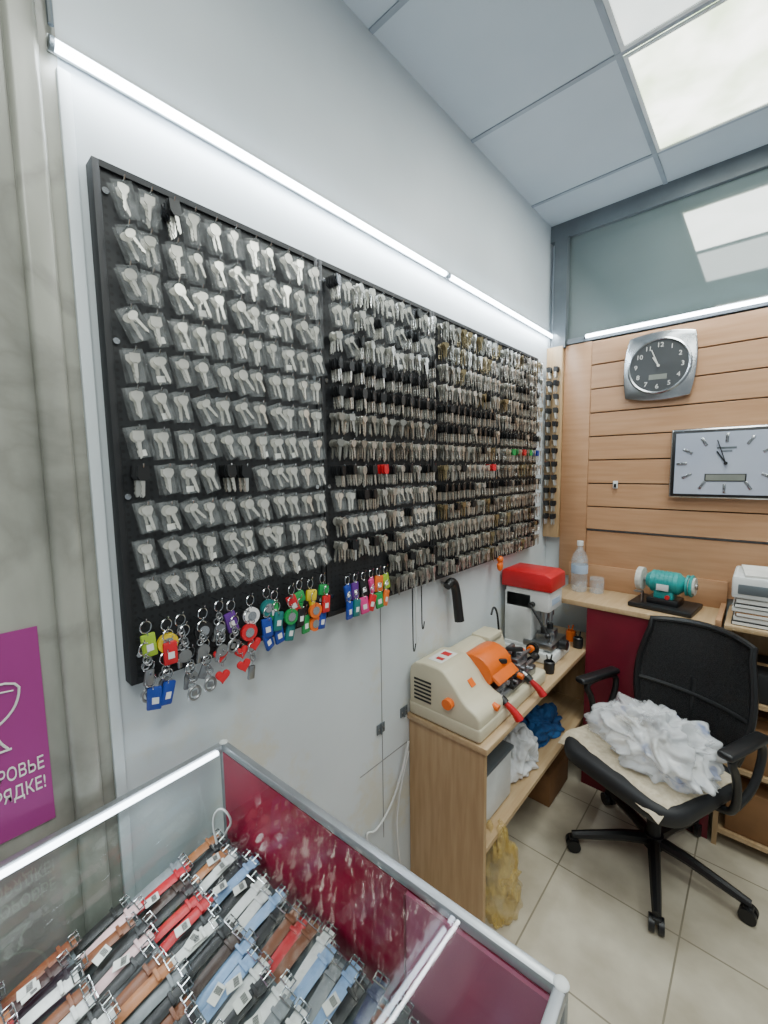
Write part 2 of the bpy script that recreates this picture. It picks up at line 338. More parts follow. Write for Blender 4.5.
# ------------------------------------------------------------------ keys
def key_geo(b, x, s=1., bow='round', tilt=0, head_mi=0, yaw=0, blade_mi=0, hz=0):
    q = MB(); th = .0022
    mx = Matrix(((0, 0, 1, 0), (1, 0, 0, 0), (0, 1, 0, 0), (0, 0, 0, 1)))
    q.mi = head_mi
    if bow == 'round': pts = [(.0125*math.cos(a*math.pi/6), -.009+.0125*math.sin(a*math.pi/6)) for a in range(12)]
    elif bow == 'tri': pts = [(-.011, .001), (0, .004), (.011, .001), (.012, -.008), (.004, -.02), (-.004, -.02), (-.012, -.008)]
    elif bow == 'oval': pts = [(.013*math.cos(a*math.pi/6), -.008+.009*math.sin(a*math.pi/6)) for a in range(12)]
    elif bow == 'square': pts = [(-.010, .002), (.010, .002), (.011, -.014), (.004, -.02), (-.004, -.02), (-.011, -.014)]
    else: pts = [(-.010, .004), (.010, .004), (.011, -.016), (.006, -.023), (-.006, -.023), (-.011, -.016)]
    q.prism([(p[0]*s, p[1]*s) for p in pts], th*(1.8 if bow == 'plastic' else 1), mx)
    q.mi = blade_mi
    bl = [(-.0038, -.017), (.0038, -.017), (.0038, -.05), (0, -.054), (-.001, -.05), (-.0038, -.046), (-.002, -.042), (-.0038, -.038), (-.002, -.034), (-.0038, -.03)]
    q.prism([(p[0]*s, p[1]*s) for p in bl], th, mx)
    bmesh.ops.transform(q.bm, matrix=Matrix.Translation((x, 0, hz)) @ rotm((tilt, 0, yaw)), verts=q.bm.verts)
    me = bpy.data.meshes.new('t'); q.bm.to_mesh(me); q.bm.free(); b.bm.from_mesh(me); bpy.data.meshes.remove(me)
b = MB(); n = .045; b.tube([(-.004, 0, 0), (n*.8, 0, 0), (n, 0, .002), (n+.003, 0, .008)], .0013, ms=5); HOOK = b.mesh('hook', ['chrome'])
PV = []
for v in range(14):
    r = random.Random(v)
    bp = MB(); bk = MB()
    base = r.uniform(.05, .42); labelled = r.random() < .4
    for j in range(2):
        x = .014+j*.016; tl = base+r.uniform(-.05, .05); bp.mi = 0
        mx = Matrix.Translation((x, 0, 0)) @ rotm((tl, r.uniform(-.1, .1), r.uniform(-.15, .15)))
        ph = r.uniform(0, 6)
        t = bmesh.new(); nu, nv = 4, 5
        g = [[t.verts.new((.0010*math.sin(3*i+2*q+ph), (i/nu-.5)*.037, .006-q/nv*.062)) for q in range(nv+1)] for i in range(nu+1)]
        for i in range(nu):
            for q in range(nv): t.faces.new((g[i][q], g[i+1][q], g[i+1][q+1], g[i][q+1]))
        bp.add(t, mx)
        if labelled and j == 1:
            bp.mi = 1; bp.box((x+.002, .008*math.cos(ph), -.046), (.0008, .016, .012), (tl, 0, 0))
        key_geo(bk, x+.0045, r.uniform(.8, .98), r.choice(['round', 'tri', 'oval', 'square', 'round']), tilt=tl+(r.uniform(-.1, .1) if j == 0 else r.uniform(-.3, .35)), hz=-.005, yaw=r.uniform(-.15, .15))
    PV.append((bp.mesh('pouch', ['pouch', 'paper']), bk.mesh('key', ['nickel'])))
HEAD = {'black': 'black', 'blue': 'c_blue', 'red': 'c_red', 'green': 'c_green'}
CH = {}
for nm, c in (('red', (200, 30, 40)), ('green', (30, 140, 70)), ('blue', (30, 62, 150)), ('yellow', (220, 190, 40)), ('orange', (226, 106, 30)), ('pink', (210, 60, 130)), ('black', (25, 25, 28)), ('white', (225, 225, 225)), ('lime', (150, 180, 50)), ('purple', (90, 40, 130)), ('teal', (20, 110, 110))):
    CH[nm] = cm(nm, c)
def bundle(kind, seed):
    r = random.Random(seed); b = MB()
    for j in range(5):
        x = .007+j*.0085
        if kind in HEAD: key_geo(b, x, 1.08, 'plastic', r.uniform(-.1, .1), 1, r.uniform(-.4, .4), 0)
        else: key_geo(b, x, r.uniform(.9, 1.15), r.choice(['round', 'tri', 'oval', 'square']), r.uniform(-.2, .2), 0, r.uniform(-.4, .4), 0)
    return b.mesh('key', [{'brass': 'brass', 'dull': 'dullkey'}.get(kind, 'bare'), HEAD.get(kind, 'black')])
BV = {kd: [bundle(kd, 10*i+len(kd)) for i in range(5)] for kd in ('silver', 'black', 'brass', 'dull', 'blue', 'red', 'green')}
def kindof(bd, row, r):
    x = r.random()
    if bd == 1:
        if row == 3 and x < .10: return 'blue'
        if row == 6 and x < .14: return r.choice(['blue', 'green'])
        if row in (3, 4): return 'black' if x < .85 else 'silver'
        if row == 5: return 'dull' if x < .6 else 'silver'
        if row == 7: return ('red' if x < .06 else 'black') if x < .5 else 'silver'
        if row in (0, 1, 2, 8, 9, 10): return 'pouch' if x < .5 else ('silver' if x < .8 else 'black')
        return 'silver' if x < .7 else 'dull'
    if bd == 2:
        if row in (0, 1): return 'brass' if x < .4 else ('dull' if x < .6 else 'silver')
        if row in (4, 5, 8): return 'black' if x < .8 else 'silver'
        if row == 7 and x < .1: return 'red'
        return 'silver' if x < .62 else ('dull' if x < .78 else ('black' if x < .9 else 'brass'))
    if row in (2, 5, 8): return 'black' if x < .85 else 'silver'
    if row == 6 and x < .2: return r.choice(['red', 'green', 'blue'])
    return 'silver' if x < .62 else ('dull' if x < .8 else ('black' if x < .92 else 'brass'))
rk = random.Random(5)
stuff = MB(); nset = 0
LAB = {'pouch': 'nickel key blanks in clear pouches hanging from a peg hook', 'silver': 'stack of bare nickel key blanks on a peg hook', 'brass': 'stack of brass key blanks on a peg hook', 'dull': 'stack of dull grey key blanks on a peg hook'}
SM = ['bare', 'brass', 'black', 'pouch', 'dullkey', 'c_blue', 'c_red', 'c_green']
def place(kind, loc, rz, indiv, grp):
    global nset
    ms = rk.choice(PV) if kind == 'pouch' else (rk.choice(BV[kind]),)
    tz = rk.uniform(-.08, .08)
    if indiv:
        t = thing('key_set', LAB.get(kind, 'stack of %s-headed key blanks on a peg hook' % kind), 'keys', loc, (0, 0, rz), grp); nset += 1
        for nm, me in zip(('pouch', 'key') if kind == 'pouch' else ('key',), ms):
            o = link(bpy.data.objects.new(nm, me), t); o.rotation_euler = (tz, 0, 0)
        link(bpy.data.objects.new('hook', HOOK), t)
    else:
        mx = Matrix.Translation(loc) @ rotm((0, 0, rz))
        idx = {'brass': 1, 'dull': 4}.get(kind, 0); hid = {'blue': 5, 'red': 6, 'green': 7}.get(kind, 2)
        for me in ms+(HOOK,):
            q = bmesh.new(); q.from_mesh(me); q.transform(mx)
            for f in q.faces:
                f.material_index = 3 if (kind == 'pouch' and me is ms[0]) else (hid if f.material_index == 1 else idx)
            tm = bpy.data.meshes.new('t'); q.to_mesh(tm); q.free(); stuff.bm.from_mesh(tm); bpy.data.meshes.remove(tm)
for bd in range(4):
    rows = 11 if bd < 2 else 13
    w = edges[bd+1]-edges[bd]; nc = 11
    for r_ in range(rows):
        for c_ in range(nc):
            y = edges[bd]+.04+c_*(w-.078)/(nc-1)+rk.uniform(-.004, .004); z = 2.18-.0745*r_+rk.uniform(-.002, .002)
            kind = 'pouch' if bd == 0 else kindof(bd, r_, rk)
            if bd == 0 and ((r_, c_) in ((7, 0), (0, 2)) or (r_ == 7 and c_ in (4, 5))): kind = 'black'
            place(kind, (BX+.001, y, z), 0, bd < 2 or (bd == 2 and r_ < 3), 'key blanks on the pegboards')
for r_ in range(12):
    for c_ in range(2): place('black', (.028+c_*.04, 2.499, 2.20-.075*r_), -math.pi/2, True, 'key blanks on the wooden strip')
for i in range(6):
    place(('silver', 'dull', 'black')[i % 3], (BX+.001, 1.075+.042*i, 1.358), 0, False, '')
    place(('dull', 'silver', 'silver')[i % 3], (BX+.001, 1.075+.042*i, 1.284), 0, False, '')
o = bpy.data.objects.new('key_blanks', stuff.mesh('key_blanks', SM)); link(o); o['kind'] = 'stuff'
tag(o, 'dense rows of nickel, brass and black-headed key blanks on the far pegboards', 'keys')
# ------------------------------------------------------------------ keychains
SHP = {'tag': 'plastic tag', 'heart': 'heart', 'round': 'round', 'bar': 'metal bar', 'carabiner': 'whistle-shaped', 'bunch': 'metal fob'}
def keychain(y, z, shape, color, big=1., x0=0):
    t = thing('keychain', '%s %s keychain hanging from a peg hook' % (color, SHP[shape]), 'keychain', (BX+.001, y, z), (random.uniform(-.12, .12), 0, 0), group='keychains below the key boards')
    link(bpy.data.objects.new('hook', HOOK), t)
    x = .034+x0; b = MB(); b.torus((x, 0, -.013), .012, .0014, (1, .3, 0), 16, 5)
    b.torus((x, 0, -.028), .005, .001, (0, 1, 0), 10, 5); part(b, 'ring', ['chrome'], t)
    b = MB(); m = CH.get(color, M['steel']); e = (random.uniform(-.35, .35), 0, random.uniform(-.4, .4)); c = V((x, 0, -.052))
    if shape == 'tag': b.box(c, (.009, .024*big, .042*big), e, bev=.003); b.mi = 1; b.box(c+V((.0048, 0, -.004)), (.001, .011*big, .012*big), e); mats = [m, CH['white']]
    elif shape == 'carabiner':
        b.box(c+V((0, 0, .006)), (.014, .027*big, .028*big), e, bev=.006); b.cyl(c+V((0, 0, -.01)), c+V((0, 0, -.028)), .010, .007, 12); mats = [m]
    elif shape == 'round': b.cyl(c+V((-.004, 0, 0)), c+V((.004, 0, 0)), .018*big, seg=24); b.mi = 1; b.cyl(c+V((.004, 0, 0)), c+V((.0055, 0, 0)), .010*big, seg=24); mats = [m, M['chrome']]
    elif shape == 'heart':
        pts = [(.0012*16*math.sin(a)**3*.9, .0012*(13*math.cos(a)-5*math.cos(2*a)-2*math.cos(3*a)-math.cos(4*a))*.9) for a in [2*math.pi*i/24 for i in range(24)]]
        b.prism(pts, .006, onX(x, 0, -.055), bev=.001); mats = [m]
    elif shape == 'bar': b.box(c, (.006, .016, .045), e, bev=.002); mats = [m]
    else:
        v = random.randrange(3)
        for i in range(3): b.torus((x-.002*i+.004, .004*math.sin(i*2), -.034-.007*i), .0065, .0015, (1, .9*math.sin(i*3), .2), 12, 5)
        if v == 0: b.torus((x, 0, -.072), .014, .0035, (1, .2, 0), 18, 6); b.box((x, 0, -.072), (.003, .012, .012), e, bev=.001)
        elif v == 1: b.box((x, 0, -.074), (.008, .018, .034), e, bev=.003)
        else: b.cyl((x-.003, .004, -.068), (x+.003, .004, -.068), .014, seg=20); b.box((x, -.006, -.082), (.006, .010, .022), e, bev=.002)
        mats = ['steel']
    part(b, 'charm', mats, t)
C0 = [.296+.0385*i for i in range(13)]
A = [('tag', 'lime'), ('round', 'yellow'), ('bunch', 'steel'), ('round', 'black'), ('bunch', 'steel'), ('tag', 'purple'), ('round', 'white'), ('round', 'teal'), ('tag', 'green'), ('tag', 'red'), ('carabiner', 'green'), ('carabiner', 'yellow'), ('carabiner', 'green')]
B = [('bunch', 'steel'), ('tag', 'red'), ('bunch', 'steel'), ('bunch', 'steel'), ('bunch', 'steel'), ('bunch', 'steel'), ('round', 'red'), ('tag', 'blue'), ('tag', 'teal'), ('round', 'green'), ('tag', 'black'), ('round', 'orange'), ('tag', 'red')]
Cc = [('bunch', 'steel'), ('bunch', 'steel'), ('bunch', 'steel'), ('bunch', 'steel'), ('heart', 'red'), ('heart', 'red'), ('heart', 'red'), ('tag', 'blue'), ('tag', 'blue'), ('tag', 'teal'), ('tag', 'green'), ('round', 'orange'), ('tag', 'blue')]
Dd = [('tag', 'blue'), ('tag', 'blue'), ('bunch', 'steel'), ('bunch', 'steel'), ('heart', 'red'), ('heart', 'red'), ('bunch', 'steel')]
for lst, z, x0 in ((A, 1.352, 0), (B, 1.318, .006), (Cc, 1.278, 0), (Dd, 1.240, .006)):
    for i, it in enumerate(lst):
        if it: keychain(C0[i]+random.uniform(-.009, .009), z+random.uniform(-.008, .008), it[0], it[1], 1.15, x0)
E1 = [('tag', 'blue'), ('tag', 'purple'), ('tag', 'black'), ('tag', 'pink'), ('tag', 'orange'), ('tag', 'lime')]
E2 = [('tag', 'blue'), ('tag', 'teal'), ('tag', 'pink'), ('tag', 'red'), ('tag', 'green'), ('tag', 'orange')]
for i in range(6):
    keychain(.850+.034*i, 1.335, *E1[i], 1.25); keychain(.850+.034*i, 1.283, *E2[i], 1.25, .006)
# ------------------------------------------------------------------ back wall wood
t = thing('slatwall_panel', 'beech slatwall panel with horizontal grooves on the back wall', 'slatwall', (.235, L-.003, 1.30))
b = MB(); b.bb((0, -.012, 0), (1.6, 0, 1.02)); part(b, 'backing', ['slatdark'], t)
b = MB()
for i in range(8): b.bb((0, -.03, i*.1275+.003), (1.6, -.012, (i+1)*.1275-.003), bev=.0015, seg=1)
part(b, 'slats', ['slat'], t)
b = MB(); b.bb((0, 0, 0), (.143, .032, 1.30), bev=.001); single(b, 'wood_post_panel', ['slat'], 'plain vertical beech panel beside the slatwall', 'wood panel', (.091, L-.035, 1.02))
b = MB(); b.bb((0, 0, 0), (.088, .06, 1.08), bev=.001); single(b, 'key_strip_board', ['oak'], 'narrow wooden strip holding dark key blanks in the corner', 'wood panel', (.001, L-.0605, 1.24))
b = MB(); b.bb((0, 0, 0), (1.6, .02, .27)); single(b, 'splash_board', ['slat'], 'plain beech board below the slatwall', 'wood panel', (.236, L-.022, 1.02))
b = MB(); b.box((0, 0, 0), (.022, .012, .04), bev=.002); b.mi = 1; b.box((0, -.007, -.005), (.012, .004, .02)); single(b, 'wall_hook_clip', ['white', 'black'], 'small dark and white clip on the slatwall', 'clip', (.377, L-.04, 1.55))
t = thing('wall_clock', 'square chrome wall clock with dark dial and white numerals', 'clock', (.553, L-.034, 2.132), (0, math.radians(2), 0))
def sq(w, h, bulge, n=12):
    P = []
    for k_, (ax, ay, bx, by) in enumerate([(-1, -1, 1, -1), (1, -1, 1, 1), (1, 1, -1, 1), (-1, 1, -1, -1)]):
        for i in range(n):
            u = i/n; x = ax+(bx-ax)*u; y = ay+(by-ay)*u; s = bulge*4*u*(1-u)
            nx, ny = [(0, -1), (1, 0), (0, 1), (-1, 0)][k_]
            P.append(((x+nx*s)*w, (y+ny*s)*h))
    return P
b = MB(); b.prism(sq(.137, .147, .12), .03, onY(0, 0, 0), bev=.006); b.torus((0, -.033, 0), .128, .008, (0, 1, 0), 40, 8)
part(b, 'case', ['chrome'], t)
b = MB(); b.prism([(.126*math.cos(a*math.pi/20), .126*math.sin(a*math.pi/20)) for a in range(40)], .004, onY(0, -.03, 0)); part(b, 'dial', ['darkdial'], t)
for i in range(12):
    a = math.radians(90-30*(i+1)); b = MB(); addtext(b, str(i+1), .030, onY(.098*math.cos(a), -.0345, .098*math.sin(a))); part(b, 'numeral', ['paper'], t)
b = MB(); b.box((0, -.035, -.052), (.075, .002, .024)); part(b, 'display', ['lcd'], t)
def hands(t, y, s, m, h=10.93, mn=56):
    for L_, w, a in ((.05*s, .006, h*30), (.085*s, .004, mn*6)):
        b = MB(); a = math.radians(90-a); b.box((math.cos(a)*L_/2, y, math.sin(a)*L_/2), (L_, .0015, w), (0, -a, 0)); part(b, 'hand', [m], t); y -= .003
    b = MB(); b.cyl((0, y+.006, 0), (0, y-.002, 0), .006*s, seg=12); part(b, 'hub', [m], t)
hands(t, -.037, 1, 'paper')
t = thing('wall_clock', 'wide rectangular wall clock with silver dial and dark frame', 'clock', (.835, L-.034, 1.655))
b = MB(); b.box((0, -.02, 0), (.43, .04, .33), bev=.012, seg=3); part(b, 'case', ['chrome'], t)
b = MB(); b.box((0, -.041, 0), (.41, .006, .31), bev=.002); part(b, 'bezel', ['black'], t)
b = MB(); b.box((0, -.045, 0), (.385, .004, .285)); part(b, 'dial', ['dial'], t)
for i in range(12):
    b = MB(); a = math.radians(90-30*(i+1)); x = .165*math.cos(a); z = .115*math.sin(a)
    b.mi = 0; b.box((x, -.048, z), (.042, .003, .012), (0, -a, 0), bev=.001)
    b.mi = 1; addtext(b, str(i+1), .014, onY(x, -.0502, z)); part(b, 'numeral', ['chrome', 'black'], t)
b = MB(); b.mi = 0; b.box((.0, -.048, -.065), (.15, .003, .035), bev=.001); b.mi = 1; b.box((0, -.050, -.065), (.14, .002, .027)); part(b, 'display', ['black', 'lcd'], t)
b = MB(); b.mi = 1; b.box((0, -.048, .07), (.07, .002, .008)); b.box((0, -.048, .055), (.04, .002, .006)); part(b, 'dial_print', ['chrome', 'grey'], t)
hands(t, -.051, 1.3, 'black', 10.93, 57)
# ------------------------------------------------------------------ back counter
t = thing('counter', 'beech work counter with raised back rim and maroon front', 'counter', (.15, 2.22, 0))
b = MB(); b.bb((.0, 0, .945), (.72, .315, .97), bev=.002); part(b, 'worktop', ['oakh'], t)
b = MB(); b.bb((0, .30, .97), (.72, .318, 1.10), bev=.001); part(b, 'back_rim', ['slat'], t)
b = MB(); b.bb((.70, .0, .97), (.72, .30, 1.0), bev=.001); part(b, 'side_rim', ['slat'], t)
b = MB(); b.bb((.19, .012, 0), (.72, .03, .945)); part(b, 'front_panel', ['maroond'], t)
t = thing('bottle', 'clear plastic water bottle with white cap on the counter', 'bottle', (.24, 2.42, .971))
b = MB(); b.lathe([(0, 0), (.038, 0), (.042, .008), (.042, .06), (.039, .075), (.042, .09), (.042, .17), (.035, .20), (.014, .235), (.013, .255), (0, .255)]); part(b, 'body', ['bottle'], t)
b = MB(); b.cyl((0, 0, .25), (0, 0, .275), .016); part(b, 'cap', ['white'], t)
b = MB(); b.lathe([(.0425, .10), (.0428, .101), (.0428, .145), (.0425, .146)]); part(b, 'label_band', [cm('pale_blue', (170, 190, 215))], t)
t = thing('jar', 'short clear plastic jar beside the bottle', 'jar', (.325, 2.44, .971))
b = MB(); b.lathe([(0, 0), (.035, 0), (.037, .01), (.037, .06), (.033, .07), (0, .07)]); part(b, 'body', ['bottle'], t)
b = MB(); b.cyl((0, 0, .07), (0, 0, .08), .035); part(b, 'lid', ['bottle'], t)
# grinder
t = thing('bench_grinder', 'small teal bench grinder on a black base plate', 'bench grinder', (.645, 2.385, .971), (0, 0, math.radians(-6)))
b = MB(); b.box((0, 0, .011), (.26, .21, .022), bev=.005); b.box((0, 0, .035), (.13, .11, .03), bev=.006); part(b, 'base', ['black'], t)
b = MB(); b.cyl((-.055, 0, .122), (.055, 0, .122), .052, seg=32); b.cyl((-.078, 0, .122), (-.055, 0, .122), .030, .050, 32); b.cyl((.055, 0, .122), (.078, 0, .122), .050, .030, 32)
b.box((0, 0, .062), (.08, .08, .045), bev=.006)
for i in range(5): b.torus((-.036+i*.018, 0, .122), .0525, .0015, (1, 0, 0), 28, 5)
part(b, 'motor_body', ['teal'], t)
for s, r0 in ((-1, .056), (1, .040)):
    b = MB(); b.cyl((.094*s, 0, .122), (.118*s, 0, .122), r0, seg=32); b.mi = 1; b.cyl((.118*s, 0, .122), (.126*s, 0, .122), .014, seg=16); b.cyl((.07*s, 0, .122), (.094*s, 0, .122), .010, seg=16); part(b, 'grinding_wheel', ['grindstone', 'steel'], t)
b = MB(); b.cyl((.084, 0, .122), (.093, 0, .122), .048, seg=32); b.torus((.104, 0, .122), .045, .007, (1, 0, 0), 24, 6); part(b, 'wheel_guard', ['teal'], t)
b = MB(); b.box((-.095, -.075, .075), (.03, .03, .004)); b.box((-.08, -.06, .05), (.006, .02, .05)); part(b, 'tool_rest', ['steel'], t)
b = MB(); b.box((.0, -.054, .105), (.05, .004, .03), bev=.001); part(b, 'name_plate', ['white'], t)
b = MB(); b.cyl((.02, -.042, .06), (.02, -.052, .06), .01); part(b, 'switch', ['red'], t)
# cabinet right
t = thing('storage_cabinet', 'light wood open storage cabinet beside the counter', 'cabinet', (.885, 2.22, 0))
b = MB(); b.bb((0, 0, 0), (.018, .33, .97)); b.bb((.70, 0, 0), (.718, .33, .97)); b.bb((.018, .31, 0), (.70, .33, .97)); part(b, 'body', ['oak'], t)
b = MB(); b.bb((-.005, -.01, .97), (.72, .33, .99), bev=.002); part(b, 'top', ['oakh'], t)
for z in (.06, .36, .66):
    b = MB(); b.bb((.019, 0.005, z), (.699, .309, z+.018)); part(b, 'shelf', ['oakh'], t)
for i, (x, w, h, z, m, lb) in enumerate([(.04, .22, .20, .08, 'card', 'brown cardboard box on a cabinet shelf'), (.30, .25, .16, .08, 'paper', 'white carton on a cabinet shelf'), (.03, .2, .18, .38, 'card', 'small cardboard box on a cabinet shelf'), (.27, .26, .22, .38, 'paper', 'white carton with papers on a cabinet shelf'), (.04, .3, .12, .68, 'blackm', 'black box file on a cabinet shelf')]):
    b = MB(); b.bb((0, 0, 0), (w, .25, h), bev=.003); b.mi = 1; b.bb((0, .11, h), (w, .14, h+.001)); single(b, 'storage_box', [m, 'oak'], lb, 'box', (.885+x, 2.24, z))
for i in range(6):
    b = MB(); m = ['blackm', 'paper', 'card', 'paper', 'blackm', 'paper'][i]
    b.bb((0, 0, 0), (.30, .24, .017), bev=.002); b.mi = 1; b.bb((.004, -.001, .003), (.296, .02, .014))
    single(b, 'folder', [m, 'paper'], {'blackm': 'black document folder stacked on the cabinet', 'paper': 'white stack of forms on the cabinet', 'card': 'brown document folder stacked on the cabinet'}[m], 'folder', (.90+.006*(i % 3), 2.23+.004*(i % 2), .991+.0185*i), group='folders stacked on the cabinet')
t = thing('paper_tray', 'white plastic tray box holding papers on top of folders', 'tray', (.895, 2.225, 1.104))
b = MB(); b.bb((0, 0, 0), (.33, .26, .09), bev=.01); part(b, 'body', ['white'], t)
b = MB(); b.bb((.02, -.003, .02), (.31, .01, .06), bev=.003); part(b, 'slot', ['grey'], t)
b = MB(); b.box((.16, .12, .098), (.26, .2, .008), (.03, 0, .1)); part(b, 'paper_sheet', ['paper'], t)
# ------------------------------------------------------------------ desk
t = thing('workbench', 'narrow light oak workbench against the key wall', 'workbench', (0, 1.205, 0))
DL = 1.275
b = MB(); b.bb((.002, 0, .698), (.340, DL, .72), bev=.002); part(b, 'top', ['oakh'], t)
b = MB(); b.bb((.003, .012, 0), (.325, .03, .697)); part(b, 'side_panel', ['oak'], t)
b = MB(); b.bb((.003, DL-.03, 0), (.325, DL-.012, .697)); part(b, 'side_panel', ['oak'], t)
b = MB(); b.bb((.003, .031, .315), (.325, DL-.031, .333)); part(b, 'shelf', ['oakh'], t)
b = MB(); b.bb((.003, .031, .60), (.02, DL-.031, .697)); part(b, 'back_rail', ['oak'], t)
# machine 1
t = thing('key_cutting_machine', 'ivory key duplicating machine with orange guard on the workbench', 'key machine', (.160, 1.495, .7215))
t.scale = (1.02, 1.0, .93)
b = MB(); b.box((0, 0, .030), (.30, .575, .058), bev=.012, seg=3); part(b, 'base', ['beige'], t)
b = MB(); b.prism([(-.147, .03), (-.147, .175), (-.142, .205), (-.120, .226), (-.085, .234), (-.02, .234), (.005, .226), (.045, .185), (.075, .145), (.10, .122), (.132, .108), (.146, .09), (.146, .03)], .185, alongY(0, -.285, 0), bev=.009, seg=3)
b.prism([(-.147, .03), (-.147, .165), (-.138, .19), (-.11, .205), (-.07, .207), (-.04, .19), (-.02, .12), (-.012, .03)], .37, alongY(0, -.105, 0), bev=.009, seg=3)
b.box((-.075, .18, .20), (.09, .12, .03), bev=.008)
part(b, 'housing', ['beige'], t)
for i in range(6):
    b = MB(); b.box((-.085, -.286, .08+i*.016), (.075, .003, .007)); part(b, 'vent', ['black'], t)
b = MB(); b.box((-.06, -.19, .2345), (.06, .11, .001)); b.mi = 1; b.box((-.06, -.165, .2355), (.035, .03, .001)); b.box((-.055, -.215, .2355), (.03, .02, .001)); part(b, 'label_plate', ['paper', 'red'], t)
b = MB(); b.box((.062, -.19, .167), (.03, .03, .001), (0, .88, 0)); part(b, 'warning_label', ['orange'], t)
b = MB(); b.prism([(.078*math.cos(math.radians(a)), .074*math.sin(math.radians(a))) for a in range(-25, 206, 16)], .17, alongY(.022, -.112, .162), bev=.006)
b.box((.094, -.025, .165), (.085, .16, .014), (0, .65, 0), bev=.004); b.cyl((.022, .055, .165), (.022, .072, .165), .03); part(b, 'wheel_guard', ['orange'], t)
b = MB(); b.box((.062, .04, .078), (.13, .38, .04), bev=.004); b.cyl((.04, -.11, .12), (.04, .24, .12), .012); b.cyl((.105, -.11, .105), (.105, .25, .105), .010)
for yy in (-.025, .12):
    b.box((.075, yy, .118), (.09, .065, .05), bev=.006); b.box((.08, yy, .152), (.05, .05, .02), bev=.004); b.cyl((.11, yy-.02, .13), (.135, yy-.02, .13), .010); b.box((.06, yy, .17), (.02, .05, .012), bev=.003); b.cyl((.125, yy+.022, .12), (.15, yy+.022, .12), .007); b.box((.105, yy, .095), (.03, .08, .015), bev=.002)
b.cyl((.0, .07, .15), (.0, .11, .15), .036, seg=28); b.box((.05, .20, .12), (.09, .04, .07), bev=.005); b.cyl((.02, .12, .155), (.02, .24, .155), .01); b.cyl((.11, .04, .12), (.11, .07, .12), .014); b.cyl((.09, .16, .15), (.09, .25, .15), .006); part(b, 'carriage', ['steel'], t)
for yy in (-.025, .12):
    b = MB(); b.cyl((.08, yy, .16), (.08, yy, .188), .009); b.box((.08, yy, .196), (.07, .018, .02), (0, 0, .7), bev=.006); part(b, 'clamp_knob', ['black'], t)
for yy in (-.10, .12):
    b = MB(); b.mi = 1; b.cyl((.11, yy, .10), (.135, yy, .088), .012); b.mi = 2; b.cyl((.13, yy, .09), (.15, yy, .075), .016); b.mi = 0
    b.tube([(.148, yy, .077), (.165, yy+.006, .06), (.182, yy+.012, .04), (.195, yy+.016, .018)], lambda u: .010+.007*u, ms=10); part(b, 'lever', ['red', 'steel', 'black'], t)
for p, q, r0 in (((0.03, -.285, .115), (.03, -.305, .115), .020), ((0.05, .22, .13), (.05, .255, .13), .02), ((.135, -.17, .095), (.157, -.17, .090), .013), ((.135, .035, .13), (.155, .035, .128), .012), ((.09, .25, .15), (.09, .27, .15), .014), ((.08, .06, .17), (.08, .06, .19), .012)):
    b = MB(); b.cyl(p, q, r0); part(b, 'knob', ['orange'], t)
b = MB(); b.cyl((.03, -.11, .16), (.03, .14, .16), .006); b.cyl((.1, .24, .105), (.1, .28, .105), .016); b.box((.13, .02, .10), (.025, .08, .02), bev=.003); b.sph((.10, .29, .105), .018); b.cyl((.13, -.02, .105), (.13, -.02, .135), .010); b.cyl((.06, .27, .05), (.06, .29, .05), .03); part(b, 'fittings', ['black'], t)
t = thing('machine_lamp', 'small black lamp standing behind the key machine', 'lamp', (.05, 1.88, .721))
b = MB(); b.cyl((0, 0, 0), (0, 0, .012), .03); part(b, 'base', ['black'], t)
b = MB(); b.tube([(0, 0, .01), (0, -.02, .12), (0, -.04, .24), (0, -.08, .28), (0.01, -.12, .25)], .005, smooth=3); part(b, 'arm', ['black'], t)
t = thing('headset', 'black thick curved handle hanging on the wall above the key machine', 'headset', (.04, 1.45, .985))
b = MB(); b.tube([(.0, -.03, .19), (.0, .0, .205), (.0, .028, .19), (.0, .045, .13), (.005, .05, .06), (.01, .05, .025)], lambda u: .017+.004*u, smooth=2, ms=12); part(b, 'band', ['black'], t)
b = MB(); b.cyl((-.039, -.01, .195), (.0, -.01, .195), .006); part(b, 'wall_peg', ['steel'], t)
# machine 2
t = thing('key_milling_machine', 'white upright key milling machine with red cover', 'key machine', (.15, 2.05, .721))
b = MB(); b.box((0.0, 0, .025), (.27, .23, .05), bev=.008); b.box((-.02, 0, .055), (.2, .19, .02), bev=.004); part(b, 'base', ['white'], t)
b = MB(); b.box((-.055, 0, .18), (.14, .17, .28), bev=.008); b.box((-.01, 0, .29), (.22, .17, .10), bev=.008); part(b, 'column', ['white'], t)
b = MB(); b.prism([(-.138, .342), (-.138, .415), (-.128, .425), (.08, .425), (.108, .412), (.112, .342)], .19, alongY(0, -.095, 0), bev=.005); part(b, 'cover', ['red'], t)
b = MB(); b.box((.101, 0, .285), (.002, .10, .03)); part(b, 'front_label', [cm('pale_blue', (170, 190, 215))], t)
b = MB()
for yy in (-.035, .035):
    b.cyl((.06, yy, .25), (.06, yy, .20), .020); b.cyl((.06, yy, .20), (.06, yy, .165), .012); b.cyl((.06, yy, .165), (.06, yy, .13), .003)
part(b, 'spindle', ['steel'], t)
b = MB(); b.box((.05, 0, .075), (.14, .19, .03), bev=.003); b.box((.06, -.04, .105), (.06, .055, .04), bev=.003); b.box((.06, .04, .105), (.06, .055, .04), bev=.003); b.cyl((.05, -.14, .075), (.05, .14, .075), .006); b.box((.05, 0, .10), (.10, .02, .03), bev=.002); b.cyl((.10, -.06, .09), (.10, -.06, .14), .007); part(b, 'carriage', ['steel'], t)
